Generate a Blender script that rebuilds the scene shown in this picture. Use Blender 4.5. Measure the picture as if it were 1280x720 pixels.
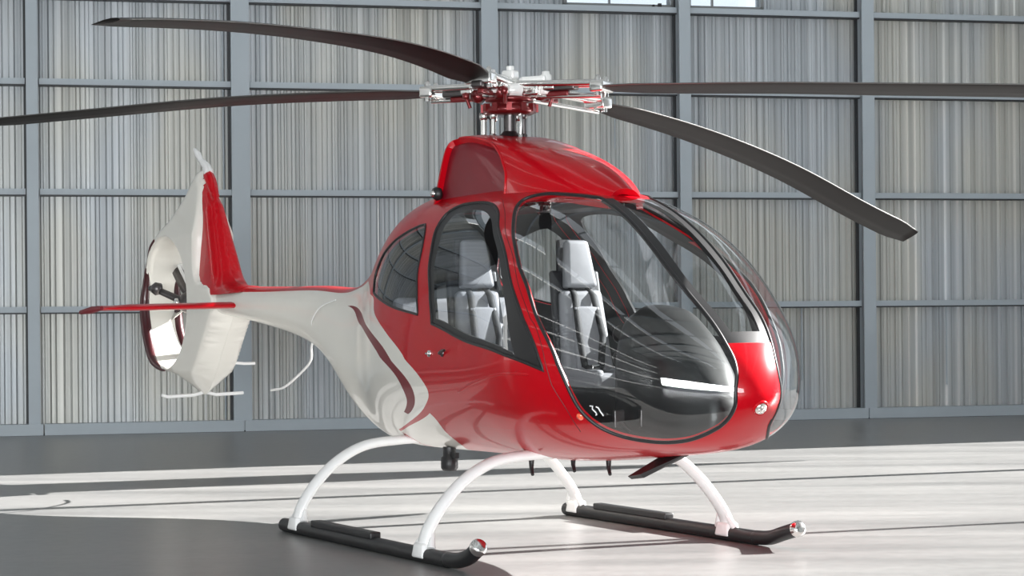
import bpy, bmesh, math
import numpy as np
from mathutils import Vector, Matrix, geometry

for o in list(bpy.data.objects):
    bpy.data.objects.remove(o, do_unlink=True)
SC = bpy.context.scene
COL = SC.collection
PI = math.pi

# ------------------------------------------------------------ camera, world, sun, exposure
cam_d = bpy.data.cameras.new('camera')
cam_d.sensor_width = 36.0
cam_d.lens = 2560.0 / 1280.0 * 36.0
cam_d.shift_y = 35.0 / 1280.0
cam_d.clip_end = 400
cam = bpy.data.objects.new('camera', cam_d)
COL.objects.link(cam)
cam.matrix_world = Matrix.Translation((0, 0, 1.65)) @ Matrix.Rotation(PI/2, 4, 'X') @ Matrix.Rotation(math.radians(-0.5), 4, 'Z')
SC.camera = cam
SC.view_settings.view_transform = 'Standard'
SC.view_settings.look = 'None'
SC.view_settings.gamma = 1.0
SC.view_settings.use_curve_mapping = False
SC.view_settings.exposure = 0.0

SKY = 1.3
world = bpy.data.worlds.new('hangar_sky'); SC.world = world
world.use_nodes = True
wbg = world.node_tree.nodes['Background']
wbg.inputs[0].default_value = (0.86, 0.93, 1.0, 1)
wbg.inputs[1].default_value = SKY

sun_d = bpy.data.lights.new('sun', 'SUN')
sun_d.energy = 26.0
sun_d.angle = math.radians(0.35)
sun_d.color = (1.0, 0.975, 0.95)
sun = bpy.data.objects.new('sun', sun_d); COL.objects.link(sun)
sdir = Vector((-0.94*2.0, -0.34*2.0, -1.0))      # low sun through the open right side of the hangar
sun.rotation_euler = sdir.to_track_quat('-Z', 'Y').to_euler()

# hangar frame: p runs along the back wall to the right, q out of the wall towards the camera
E1 = Vector((0.9756, 0.2199, 0)); E2 = Vector((0.2199, -0.9756, 0)); W0 = Vector((0, 31.06, 0))
HROT = math.atan2(E1.y, E1.x)
def hp(p, q, z=0.0):
    return W0 + E1*p + E2*q + Vector((0, 0, z))

def area(name, loc, target, sx, sy, power, colr):
    d = bpy.data.lights.new(name, 'AREA'); d.shape = 'RECTANGLE'
    d.size = sx; d.size_y = sy; d.energy = power; d.color = colr
    o = bpy.data.objects.new(name, d); COL.objects.link(o)
    o.location = loc
    o.rotation_euler = (Vector(target)-Vector(loc)).to_track_quat('-Z', 'Y').to_euler()
    return o
# added fill lamp behind the camera, brightens the starboard flank
area('flank_fill', hp(-9, 37.6, 1.9), hp(-4, 12, 1.6), 17, 1.9, 4300, (0.95, 0.98, 1.0))

# ------------------------------------------------------------ materials
def new_mat(name):
    m = bpy.data.materials.new(name); m.use_nodes = True
    nt = m.node_tree; b = nt.nodes['Principled BSDF']
    return m, nt, b
def pm(name, col, rough=0.5, metal=0.0, coat=0.0, noise=0.0, nscale=8.0, bump=0.0, spec=0.5):
    m, nt, b = new_mat(name)
    b.inputs['Roughness'].default_value = rough
    b.inputs['Metallic'].default_value = metal
    b.inputs['Coat Weight'].default_value = coat
    b.inputs['Coat Roughness'].default_value = 0.03
    b.inputs['Specular IOR Level'].default_value = spec
    tc = nt.nodes.new('ShaderNodeTexCoord'); nz = nt.nodes.new('ShaderNodeTexNoise')
    nz.inputs['Scale'].default_value = nscale; nz.inputs['Detail'].default_value = 4
    nt.links.new(tc.outputs['Object'], nz.inputs['Vector'])
    mx = nt.nodes.new('ShaderNodeMix'); mx.data_type = 'RGBA'
    mx.inputs[6].default_value = tuple(c*(1-noise) for c in col)+(1,)
    mx.inputs[7].default_value = tuple(min(1, c*(1+noise)) for c in col)+(1,)
    nt.links.new(nz.outputs['Fac'], mx.inputs[0]); nt.links.new(mx.outputs[2], b.inputs['Base Color'])
    if bump:
        bp_ = nt.nodes.new('ShaderNodeBump'); bp_.inputs['Strength'].default_value = bump
        bp_.inputs['Distance'].default_value = 0.01
        nt.links.new(nz.outputs['Fac'], bp_.inputs['Height']); nt.links.new(bp_.outputs[0], b.inputs['Normal'])
    return m
M = {}
M['red'] = pm('red_paint', (0.45, 0.001, 0.007), 0.30, 0, 0.35, 0.03, spec=0.12)
M['darkred'] = pm('burgundy_paint', (0.17, 0.004, 0.012), 0.4, 0, 0.1, 0.03, spec=0.3)
M['white'] = pm('cream_white_paint', (0.80, 0.775, 0.71), 0.3, 0, 0.6, 0.02)
M['white_metal'] = pm('white_gear_paint', (0.82, 0.82, 0.81), 0.35, 0, 0.4, 0.02)
M['black'] = pm('black_rubber', (0.012, 0.012, 0.013), 0.45, 0, 0, 0.1, 30)
M['liner'] = pm('cabin_liner', (0.013, 0.014, 0.016), 0.7, 0, 0, 0.1)
M['blade'] = pm('blade_black', (0.007, 0.006, 0.0055), 0.5, 0, 0.0, 0.15, 3, spec=0.25)
M['lip'] = pm('dark_lip_paint', (0.045, 0.003, 0.006), 0.35, 0, 0.2)
M['blade_edge'] = pm('blade_edge_metal', (0.12, 0.12, 0.115), 0.4, 0.5)
M['chrome'] = pm('polished_steel', (0.80, 0.79, 0.77), 0.16, 1.0, 0, 0.08, 25)
M['hubwhite'] = pm('white_enamel_hub', (0.85, 0.85, 0.83), 0.25, 0.2, 0.5, 0.05, 25)
M['steel'] = pm('dark_steel', (0.12, 0.11, 0.11), 0.35, 0.9, 0, 0.1, 25)
M['hubred'] = pm('rotor_head_red', (0.17, 0.012, 0.014), 0.3, 0.5, 0.5, 0.1, 20)
M['seat'] = pm('grey_seat_leather', (0.34, 0.34, 0.36), 0.5, 0, 0, 0.08, 12, 0.15)
M['seatdark'] = pm('charcoal_seat_shell', (0.03, 0.03, 0.034), 0.5)
M['dash'] = pm('dash_grey', (0.010, 0.011, 0.012), 0.45, 0, 0.1, 0.05)
M['lamp'] = pm('lamp_lens', (0.75, 0.7, 0.65), 0.1, 0.7, 1.0)
M['amber'] = pm('amber_lens', (0.9, 0.13, 0.05), 0.2, 0, 1.0)
M['belt'] = pm('harness_webbing', (0.01, 0.01, 0.012), 0.7)
M['mark'] = pm('white_marking', (0.8, 0.8, 0.8), 0.5)

def glass(name, tint, refl=1.0):
    m, nt, b = new_mat(name)
    nt.nodes.remove(b)
    out = nt.nodes['Material Output']
    tr = nt.nodes.new('ShaderNodeBsdfTransparent'); tr.inputs[0].default_value = tint+(1,)
    gl = nt.nodes.new('ShaderNodeBsdfGlossy'); gl.inputs['Roughness'].default_value = 0.015
    gl.inputs['Color'].default_value = (1, 1, 1, 1)
    lw = nt.nodes.new('ShaderNodeLayerWeight'); lw.inputs['Blend'].default_value = 0.5
    pw = nt.nodes.new('ShaderNodeMath'); pw.operation = 'POWER'; pw.inputs[1].default_value = 5.0
    nt.links.new(lw.outputs['Facing'], pw.inputs[0])
    mu = nt.nodes.new('ShaderNodeMath'); mu.operation = 'MULTIPLY_ADD'; mu.use_clamp = True
    mu.inputs[1].default_value = 0.92; mu.inputs[2].default_value = 0.085*refl       # two faces of the pane
    mx = nt.nodes.new('ShaderNodeMixShader')
    nt.links.new(pw.outputs[0], mu.inputs[0]); nt.links.new(mu.outputs[0], mx.inputs[0])
    nt.links.new(tr.outputs[0], mx.inputs[1]); nt.links.new(gl.outputs[0], mx.inputs[2])
    nt.links.new(mx.outputs[0], out.inputs[0])
    return m
M['glass'] = glass('windshield_glass', (0.86, 0.88, 0.88))
M['sideglass'] = glass('tinted_side_glass', (0.72, 0.75, 0.77))
M['pane'] = glass('window_pane_glass', (0.92, 0.95, 0.97))

def floor_mat():
    m, nt, b = new_mat('polished_concrete')
    tc = nt.nodes.new('ShaderNodeTexCoord')
    mp = nt.nodes.new('ShaderNodeMapping'); mp.inputs['Rotation'].default_value = (0, 0, -HROT)
    mp.inputs['Scale'].default_value = (0.22, 1.6, 1)
    nt.links.new(tc.outputs['Object'], mp.inputs[0])
    n1 = nt.nodes.new('ShaderNodeTexNoise'); n1.inputs['Scale'].default_value = 1.0; n1.inputs['Detail'].default_value = 6
    n1.inputs['Roughness'].default_value = 0.6
    nt.links.new(mp.outputs[0], n1.inputs['Vector'])
    n2 = nt.nodes.new('ShaderNodeTexNoise'); n2.inputs['Scale'].default_value = 9; n2.inputs['Detail'].default_value = 8
    nt.links.new(tc.outputs['Object'], n2.inputs['Vector'])
    r1 = nt.nodes.new('ShaderNodeValToRGB')
    r1.color_ramp.elements[0].position = 0.30; r1.color_ramp.elements[0].color = (0.165, 0.165, 0.163, 1)
    r1.color_ramp.elements[1].position = 0.66; r1.color_ramp.elements[1].color = (0.27, 0.268, 0.262, 1)
    nt.links.new(n1.outputs['Fac'], r1.inputs[0])
    mx = nt.nodes.new('ShaderNodeMix'); mx.data_type = 'RGBA'; mx.blend_type = 'MULTIPLY'; mx.inputs[0].default_value = 0.35
    r2 = nt.nodes.new('ShaderNodeValToRGB')
    r2.color_ramp.elements[0].position = 0.35; r2.color_ramp.elements[0].color = (0.72, 0.72, 0.72, 1)
    r2.color_ramp.elements[1].position = 0.6; r2.color_ramp.elements[1].color = (1, 1, 1, 1)
    nt.links.new(n2.outputs['Fac'], r2.inputs[0])
    nt.links.new(r1.outputs[0], mx.inputs[6]); nt.links.new(r2.outputs[0], mx.inputs[7])
    nt.links.new(mx.outputs[2], b.inputs['Base Color'])
    rr = nt.nodes.new('ShaderNodeMapRange'); rr.inputs[3].default_value = 0.22; rr.inputs[4].default_value = 0.42
    nt.links.new(n1.outputs['Fac'], rr.inputs[0]); nt.links.new(rr.outputs[0], b.inputs['Roughness'])
    b.inputs['Specular IOR Level'].default_value = 0.28
    bp_ = nt.nodes.new('ShaderNodeBump'); bp_.inputs['Strength'].default_value = 0.06; bp_.inputs['Distance'].default_value = 0.004
    nt.links.new(n2.outputs['Fac'], bp_.inputs['Height']); nt.links.new(bp_.outputs[0], b.inputs['Normal'])
    return m
M['floor'] = floor_mat()

def sheet_mat():
    # galvanised corrugated sheet: tone differs at random; contrasty vertical streaks also paint rib highlights and shading
    m, nt, b = new_mat('galvanised_sheet')
    tc = nt.nodes.new('ShaderNodeTexCoord')
    mp = nt.nodes.new('ShaderNodeMapping'); mp.inputs['Scale'].default_value = (7.0, 0.0, 0.03)
    nt.links.new(tc.outputs['Object'], mp.inputs[0])
    n1 = nt.nodes.new('ShaderNodeTexNoise'); n1.inputs['Scale'].default_value = 1.4; n1.inputs['Detail'].default_value = 5
    nt.links.new(mp.outputs[0], n1.inputs['Vector'])
    mp2 = nt.nodes.new('ShaderNodeMapping'); mp2.inputs['Scale'].default_value = (0.55, 0.0, 0.25)
    nt.links.new(tc.outputs['Object'], mp2.inputs[0])
    n2 = nt.nodes.new('ShaderNodeTexNoise'); n2.inputs['Scale'].default_value = 1.0; n2.inputs['Detail'].default_value = 2
    nt.links.new(mp2.outputs[0], n2.inputs['Vector'])
    r1 = nt.nodes.new('ShaderNodeValToRGB')
    r1.color_ramp.elements[0].position = 0.30; r1.color_ramp.elements[0].color = (0.29, 0.30, 0.295, 1)
    r1.color_ramp.elements[1].position = 0.70; r1.color_ramp.elements[1].color = (0.64, 0.645, 0.63, 1)
    nt.links.new(n1.outputs['Fac'], r1.inputs[0])
    r2 = nt.nodes.new('ShaderNodeValToRGB')
    r2.color_ramp.elements[0].position = 0.42; r2.color_ramp.elements[0].color = (0.88, 0.93, 1.0, 1)
    r2.color_ramp.elements[1].position = 0.58; r2.color_ramp.elements[1].color = (1.0, 0.985, 0.93, 1)
    nt.links.new(n2.outputs['Fac'], r2.inputs[0])
    mx = nt.nodes.new('ShaderNodeMix'); mx.data_type = 'RGBA'; mx.blend_type = 'MULTIPLY'; mx.inputs[0].default_value = 1.0
    nt.links.new(r1.outputs[0], mx.inputs[6]); nt.links.new(r2.outputs[0], mx.inputs[7])
    nt.links.new(mx.outputs[2], b.inputs['Base Color'])
    b.inputs['Roughness'].default_value = 0.42; b.inputs['Metallic'].default_value = 0.25
    return m
M['sheet'] = sheet_mat()
M['beam'] = pm('blue_grey_steel_paint', (0.37, 0.42, 0.455), 0.45, 0, 0, 0.06, 2)
M['beamdark'] = pm('dark_web_and_shade', (0.025, 0.028, 0.032), 0.5, 0, 0, 0.06, 2)
M['roofsheet'] = pm('roof_sheet', (0.42, 0.43, 0.42), 0.6, 0, 0, 0.1, 1)
M['winframe'] = pm('window_frame_grey', (0.20, 0.21, 0.21), 0.4, 0.3)
M['sidewall'] = pm('side_wall_sheet', (0.40, 0.41, 0.41), 0.6, 0, 0, 0.1, 1)
M['outside'] = pm('outside_apron', (0.35, 0.34, 0.32), 0.8, 0, 0, 0.1, 1)

# ------------------------------------------------------------ mesh helpers
class MB:
    def __init__(s): s.v = []; s.f = []; s.mi = []; s.sm = []
    def add(s, vs, fs, mi=0, smooth=False):
        b = len(s.v); s.v += [tuple(v) for v in vs]
        for f in fs:
            s.f.append(tuple(b+i for i in f)); s.mi.append(mi); s.sm.append(smooth)
        return s
    def box(s, c, d, rot=None, mi=0, taper=1.0):
        c = Vector(c); vs = []
        for z in (-.5, .5):
            k = taper if z > 0 else 1.0
            for x, y in ((-.5, -.5), (.5, -.5), (.5, .5), (-.5, .5)):
                p = Vector((x*d[0]*k, y*d[1]*k, z*d[2]))
                if rot is not None: p = rot @ p
                vs.append(c+p)
        return s.add(vs, [(3, 2, 1, 0), (4, 5, 6, 7), (0, 1, 5, 4), (1, 2, 6, 5), (2, 3, 7, 6), (3, 0, 4, 7)], mi)
    def rbox(s, c, d, r=0.02, rot=None, mi=0, taper=1.0):   # rounded box
        bm = bmesh.new(); bmesh.ops.create_cube(bm, size=1.0)
        for v in bm.verts:
            k = taper if v.co.z > 0 else 1.0
            v.co = Vector((v.co.x*d[0]*k, v.co.y*d[1]*k, v.co.z*d[2]))
        bmesh.ops.bevel(bm, geom=list(bm.edges), offset=r, segments=3, profile=0.6, affect='EDGES')
        vs = []
        for v in bm.verts:
            p = v.co.copy()
            if rot is not None: p = rot @ p
            vs.append(Vector(c)+p)
        fs = [tuple(v.index for v in f.verts) for f in bm.faces]
        bm.free()
        return s.add(vs, fs, mi, True)
    def tube(s, pts, r, n=12, closed=False, mi=0, flat=None):
        # flat: (width factor, thickness factor) ellipse cross-section, width kept along 'side' vector
        pts = [Vector(p) for p in pts]; N = len(pts); rings = []
        rr = r if isinstance(r, (list, tuple)) else [r]*N
        prev = None
        for i, p in enumerate(pts):
            if closed: t = pts[(i+1) % N]-pts[i-1]
            else: t = pts[min(i+1, N-1)]-pts[max(i-1, 0)]
            t.normalize()
            if flat:
                a = Vector(flat[2]); a = (a - t*a.dot(t)).normalized()
            else:
                if prev is None:
                    a = t.cross(Vector((0, 0, 1)))
                    if a.length < .1: a = t.cross(Vector((1, 0, 0)))
                    a.normalize()
                else:
                    a = (prev - t*prev.dot(t)).normalized()
            prev = a; b = t.cross(a)
            wf, tf = (flat[0], flat[1]) if flat else (1, 1)
            rings.append([p + a*math.cos(2*PI*k/n)*rr[i]*wf + b*math.sin(2*PI*k/n)*rr[i]*tf for k in range(n)])
        vs = [v for R in rings for v in R]; fs = []
        for i in range(N if closed else N-1):
            j = (i+1) % N
            for k in range(n):
                l = (k+1) % n
                fs.append((i*n+k, i*n+l, j*n+l, j*n+k))
        s.add(vs, fs, mi, True)
        if not closed:
            s.add(rings[0], [tuple(range(n))[::-1]], mi); s.add(rings[-1], [tuple(range(n))], mi)
        return s
    def cyl(s, a, b, r, r2=None, n=20, mi=0):
        return s.tube([a, b], [r, r if r2 is None else r2], n, mi=mi)
    def lathe(s, c, axis, prof, n=28, mi=0):   # prof: (radius, height)
        ax = Vector(axis).normalized(); a = ax.orthogonal().normalized(); b = ax.cross(a); c = Vector(c)
        vs = []; fs = []
        for (r, h) in prof:
            for k in range(n):
                vs.append(c+ax*h+(a*math.cos(2*PI*k/n)+b*math.sin(2*PI*k/n))*r)
        for i in range(len(prof)-1):
            for k in range(n):
                l = (k+1) % n
                fs.append((i*n+k, i*n+l, (i+1)*n+l, (i+1)*n+k))
        s.add(vs, fs, mi, True)
        if prof[0][0] > 1e-4: s.add(vs[:n], [tuple(range(n))[::-1]], mi)
        if prof[-1][0] > 1e-4: s.add(vs[-n:], [tuple(range(n))], mi)
        return s
    def build(s, name, mats, parent=None, kind=None, label=None):
        me = bpy.data.meshes.new(name)
        me.from_pydata(s.v, [], s.f)
        if not isinstance(mats, (list, tuple)): mats = [mats]
        for m in mats: me.materials.append(m)
        me.polygons.foreach_set('material_index', s.mi)
        me.polygons.foreach_set('use_smooth', s.sm)
        me.update()
        o = bpy.data.objects.new(name, me); COL.objects.link(o)
        if parent is not None: o.parent = parent
        if kind: o['kind'] = kind
        if label: o['label'] = label
        return o

def catmull(P, n=8):
    P = [np.array(p, float) for p in P]; out = []
    for i in range(len(P)-1):
        p0 = P[i-1] if i > 0 else 2*P[0]-P[1]
        p1, p2 = P[i], P[i+1]
        p3 = P[i+2] if i+2 < len(P) else 2*P[-1]-P[-2]
        for k in range(n):
            t = k/n
            out.append(.5*((2*p1)+(-p0+p2)*t+(2*p0-5*p1+4*p2-p3)*t*t+(-p0+3*p1-3*p2+p3)*t**3))
    out.append(P[-1]); return out

# ------------------------------------------------------------ the hangar (setting)
def hobj(mb, name, mats, label=None):          # mesh given in (p, -q, z) coordinates of the hangar frame
    o = mb.build(name, mats, kind='structure', label=label)
    o.location = W0; o.rotation_euler = (0, 0, HROT)
    return o
def H(p, q, z): return (p, -q, z)

# floor
fl = MB()
fl.add([(-30, -9, 0), (30, -9, 0), (30, 45, 0), (-30, 45, 0), (-30, -9, -.2), (30, -9, -.2), (30, 45, -.2), (-30, 45, -.2)],
       [(0, 1, 2, 3), (7, 6, 5, 4), (0, 4, 5, 1), (1, 5, 6, 2), (2, 6, 7, 3), (3, 7, 4, 0)])
fl.build('floor', M['floor'], kind='structure', label='smooth grey concrete hangar floor striped with daylight')

# back wall: one corrugated sheet skin with a window hole
rng = np.random.RandomState(7)
def corrug(p0, p1, z0, z1, mb):
    p = p0; prof = []
    r = np.random.RandomState(int(abs(p0*37))+int(z0*11)+5)
    while p < p1:
        pitch = 0.075+0.15*r.rand()**1.3; d = 0.014+0.018*r.rand()
        for f, dd in ((0, 0), (.28, 0), (.42, d), (.72, d), (.86, 0)):
            prof.append((min(p+f*pitch, p1), dd))
        p += pitch
    prof.append((p1, 0))
    vs = []; fs = []
    for (x, d) in prof:
        vs += [H(x, d, z0), H(x, d, z1), H(x, -0.05, z0), H(x, -0.05, z1)]
    for i in range(len(prof)-1):
        a = i*4; b = a+4
        if prof[i+1][0]-prof[i][0] < 1e-6: continue
        fs += [(a, b, b+1, a+1), (b+2, a+2, a+3, b+3), (a+1, b+1, b+3, a+3), (b, a, a+2, b+2)]
    mb.add(vs, fs)
WZ = 10.0
bw = MB()
PW0, PW1 = -20.0, 20.0
winA = (0.87, 2.50, 6.40, 7.60); winB = (2.83, 3.95, 6.40, 7.60)
segs = [(-20, -13), (-13, -10.1), (-10.1, -7.07), (-7.07, -5.7), (-5.7, -4.1), (-4.1, -2.1), (-2.1, -.38), (-.38, .35), (.35, 2.68), (2.68, 4.3), (4.3, 5.65), (5.65, 6.5), (6.5, 9), (9, 13), (13, 20)]
for (a, b) in segs: corrug(a, b, 0, 6.40, bw)
corrug(-20, .87, 6.40, WZ, bw); corrug(3.95, 20, 6.40, WZ, bw); corrug(2.50, 2.83, 6.40, 7.60, bw); corrug(.87, 3.95, 7.60, WZ, bw)
hobj(bw, 'wall_back', M['sheet'], 'corrugated galvanised sheet wall behind the helicopter')

ti = 1
def trim(mb, mats, label):
    global ti
    o = hobj(mb, 'trim_%d' % ti, mats, label); ti += 1; return o
# columns: flange facing the room, near-black strip painted as the shaded web gap on its left
cols = [(-13.1, .17), (-10.2, .17), (-7.06, .165), (-4.10, .265), (-.375, .25), (2.68, .18), (5.67, .20), (8.9, .2), (12.2, .2)]
for i, (pc, wd) in enumerate(cols):
    mb = MB()
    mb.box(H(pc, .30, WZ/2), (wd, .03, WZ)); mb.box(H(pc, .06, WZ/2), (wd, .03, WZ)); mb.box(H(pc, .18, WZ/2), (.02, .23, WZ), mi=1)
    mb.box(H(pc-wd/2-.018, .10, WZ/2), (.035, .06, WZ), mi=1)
    trim(mb, [M['beam'], M['beamdark']], 'vertical blue-grey steel column of the back wall')
# girts between the columns
edges = [-20]+[c[0] for c in cols]+[20]
for z, hgt in ((1.81, .085), (3.50, .085), (5.08, .085), (6.33, .085), (7.7, .085)):
    mb = MB()
    for i in range(len(edges)-1):
        a = edges[i]+(.10 if i else 0); b = edges[i+1]-(.10 if i < len(edges)-2 else 0)
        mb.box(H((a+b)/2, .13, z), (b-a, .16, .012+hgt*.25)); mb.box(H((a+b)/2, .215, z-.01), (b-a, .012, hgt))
        mb.box(H((a+b)/2, .15, z-hgt*.5-.018), (b-a, .13, .026), mi=1)  # near-black strip stands in for the shade under each girt
    trim(mb, [M['beam'], M['beamdark']], 'horizontal steel girt running across the back wall')
# sag rods / small vertical conduit lines on the sheets
for (pp, z0, z1, r) in ((-4.62, .17, 1.8, .012), (-2.05, 1.85, 3.45, .012), (4.62, .6, 1.78, .014), (7.05, .5, 1.78, .014), (-4.33, .17, 9, .014), (1.62, 4.2, 5.0, .01)):
    mb = MB(); mb.cyl(H(pp, .08, z0), H(pp, .08, z1), r, n=8)
    trim(mb, M['white_metal'] if r == .012 else M['beam'], 'thin vertical rod fixed to the corrugated wall')
# base beam in lengths
mb = MB()
bl = [-20, -6.93, -4.08, 5.62, 20]
for a, b in zip(bl[:-1], bl[1:]):
    mb.box(H((a+b)/2, .24, .085), (b-a-.02, .22, .16)); mb.box(H((a+b)/2, .24, .01), (b-a, .19, .02), mi=1)
hobj(mb, 'baseboard_back', [M['beam'], M['beamdark']], 'blue-grey steel base beam along the foot of the wall')
# windows high in the wall
def window(n, p0, p1, z0, z1, mull, latch):
    fr = MB(); t = .05
    fr.box(H((p0+p1)/2, .07, z0+t/2), (p1-p0, .12, t)); fr.box(H((p0+p1)/2, .07, z1-t/2), (p1-p0, .12, t))
    fr.box(H(p0+t/2, .07, (z0+z1)/2), (t, .12, z1-z0)); fr.box(H(p1-t/2, .07, (z0+z1)/2), (t, .12, z1-z0))
    for m_ in mull: fr.box(H(m_, .07, (z0+z1)/2), (.025, .06, z1-z0))
    o = hobj(fr, 'window_%d' % n, M['winframe'], 'grey steel framed window high in the hangar wall')
    pn = MB(); pn.box(H((p0+p1)/2, .05, (z0+z1)/2), (p1-p0-.06, .006, z1-z0-.06))
    g = pn.build('window_pane', M['pane'], o); 
    if latch:
        l = MB(); l.box(H(latch, .15, z0+.02), (.05, .05, .09)); l.box(H(latch-.06, .16, z0-.02), (.14, .02, .025)); l.box(H(latch-.1, .15, z0+.02), (.03, .04, .05))
        l.build('window_latch', M['black'], o)
window(1, .82, 2.57, 6.36, 7.62, [1.55], 2.33)
window(2, 2.79, 4.02, 6.36, 7.62, [3.2], None)
# side walls and the front wall with an opening shaped for the fill lamp (behind the camera)
sw = MB(); sw.box(H(-20, 19, WZ/2), (.2, 38.6, WZ)); hobj(sw, 'wall_left', M['sidewall'])
PR = 9.6                                        # the right side is one long open doorway with posts
sw = MB(); sw.box(H(PR+.1, 2.75, WZ/2), (.2, 5.9, WZ)); sw.box(H(PR+.1, 11.5, 9.7), (.2, 11.6, .6)); sw.box(H(PR+.1, 27.75, WZ/2), (.2, 20.9, WZ))
hobj(sw, 'wall_right', M['sidewall'], 'right hangar wall with its long open doorway')
for (q0, q1) in ((9.73, 9.90), (14.35, 14.43)):
    mb = MB(); mb.box(H(PR+.1, (q0+q1)/2, WZ/2), (.16, q1-q0, WZ)); trim(mb, M['beam'], 'steel post of the open doorway')
mb = MB(); vs = [H(PR+x, q, z) for x in (.05, .15) for q, z in ((7.55, 4.2), (7.60, 4.2), (8.12, 6.9), (8.15, 9.5), (7.05, 9.5), (7.04, 6.9))]  # unseen tapered plate, added to cast the dark band on the floor
mb.add(vs, [tuple(range(6)), tuple(range(11, 5, -1))]+[(i, i+6, (i+1) % 6+6, (i+1) % 6) for i in range(6)]); trim(mb, M['beam'], 'tapered steel plate added out of view to shade a floor band')
sw = MB(); sw.box(H(-19, 38.2, WZ/2), (2.4, .2, WZ)); sw.box(H(4.8, 38.2, WZ/2), (9.8, .2, WZ)); sw.box(H(-9, 38.2, 6.5), (17.8, .2, 7.0))
hobj(sw, 'wall_front', M['sidewall'])
# roof sheets between narrow rooflights that run towards the door
slots = [-13.5, -9.0, -4.5, 0.0, 3.4, 6.6]
mb = MB(); e_ = [-20.2]+[v for sl in slots for v in (sl-.35, sl+.35)]+[PR+.2]
for a, b in zip(e_[::2], e_[1::2]): mb.box(H((a+b)/2, 20.6, WZ+.08), (b-a, 35.6, .15)); mb.box(H((a+b)/2, .25, WZ+.08), (b-a, .9, .15))
hobj(mb, 'ceiling', M['roofsheet'], 'sheet metal hangar roof with narrow rooflights')
for q in np.arange(1.5, 38, 3.2):
    mb = MB(); mb.box(H((PR-20)/2, q, WZ-.14), (29.4, .12, .28)); trim(mb, M['beam'], 'roof purlin')

# ============================================================ HELICOPTER
hel = bpy.data.objects.new('helicopter', None); COL.objects.link(hel)
hel.location = (-0.077, 15.45, 0)
hel.rotation_euler = (0, 0, math.radians(29.1-90))
hel['label'] = 'red and white helicopter with dark rotor blades parked on skids on the hangar floor'
hel['category'] = 'helicopter'

TB = np.array([[3.315, 1.157, 1.157, 1.157, 0.0], [3.12, 1.569, 0.928, 1.176, 0.368], [2.85, 1.793, 0.789, 1.242, 0.639],
 [2.45, 2.109, 0.733, 1.341, 0.832], [1.9, 2.41, 0.678, 1.41, 0.98], [1.2, 2.574, 0.634, 1.379, 0.936], [0.4, 2.639, 0.63, 1.35, 0.844],
 [-0.5, 2.623, 0.619, 1.337, 0.738], [-1.2, 2.489, 0.615, 1.381, 0.575], [-1.8, 2.14, 0.668, 1.415, 0.369], [-2.4, 1.92, 0.9, 1.516, 0.29],
 [-3.1, 1.929, 1.311, 1.677, 0.223], [-4.2, 1.943, 1.548, 1.749, 0.203], [-6.0, 1.982, 1.73, 1.79, 0.188]])
EX = 2.25
def nspline(k, Y):
    n = len(k); A = np.zeros((n, n)); r = np.zeros(n); hh = np.diff(k); A[0, 0] = A[-1, -1] = 1
    for i in range(1, n-1):
        A[i, i-1] = hh[i-1]; A[i, i] = 2*(hh[i-1]+hh[i]); A[i, i+1] = hh[i]; r[i] = 6*((Y[i+1]-Y[i])/hh[i]-(Y[i]-Y[i-1])/hh[i-1])
    Mv = np.linalg.solve(A, r)
    def f(x):
        x = np.asarray(x, float); i = np.clip(np.searchsorted(k, x)-1, 0, n-2); t = x-k[i]; Hh = hh[i]
        return (Mv[i]*(Hh-t)**3+Mv[i+1]*t**3)/(6*Hh)+(Y[i]/Hh-Mv[i]*Hh/6)*(Hh-t)+(Y[i+1]/Hh-Mv[i+1]*Hh/6)*t
    return f
KK = np.arange(-2, len(TB)).astype(float)
ZN = TB[0, 1]                                   # the rows are mirrored past the nose so that it closes round
EXT = [np.concatenate([[TB[2, 0], TB[1, 0]], TB[:, 0]])]+[np.concatenate([[2*ZN-TB[2, j], 2*ZN-TB[1, j]], TB[:, j]]) for j in (1, 2, 3)]+[np.concatenate([[-TB[2, 4], -TB[1, 4]], TB[:, 4]])]
SPL = [nspline(KK, e) for e in EXT]
def body(xy):                                   # disc coordinates (k cos phi, k sin phi) -> local point; phi 0 up, + starboard
    xy = np.atleast_2d(xy); k = np.hypot(xy[:, 0], xy[:, 1]); k = np.clip(k, 1e-4, 13); ph = np.arctan2(xy[:, 1], xy[:, 0])
    c = [s(k) for s in SPL]; s_, co = np.sin(ph), np.cos(ph)
    S = np.sign(s_)*abs(s_)**(2/EX); Cc = np.sign(co)*abs(co)**(2/EX)
    b = np.maximum(c[4], 0)*S
    z = np.where(Cc > 0, c[3]+(c[1]-c[3])*Cc, c[3]+(c[3]-c[2])*Cc)
    return np.stack([c[0], -b, z], 1)
def map_normals(fn, xy, eps=0.004, flip=1):
    dx = fn(xy+np.array([eps, 0]))-fn(xy-np.array([eps, 0])); dy = fn(xy+np.array([0, eps]))-fn(xy-np.array([0, eps]))
    n = np.cross(dx, dy)*flip; l = np.linalg.norm(n, axis=1)[:, None]; l[l < 1e-12] = 1
    return n/l
def D(k, ph):
    k = k-float(np.interp(k, [3, 3.6, 4.2, 5, 6, 6.7, 7.4, 7.9, 8.4, 9.2, 10, 15], [0, .06, .09, .09, .07, .05, .10, .19, .10, 0, 0, 0]))
    return (k*math.cos(math.radians(ph)), k*math.sin(math.radians(ph)))
def B(k, b):
    w = float(SPL[4](k)); ph = math.asin(min(1, abs(b)/w)**(EX/2)); ph = math.copysign(ph, b)
    return (k*math.cos(ph), k*math.sin(ph))
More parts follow.
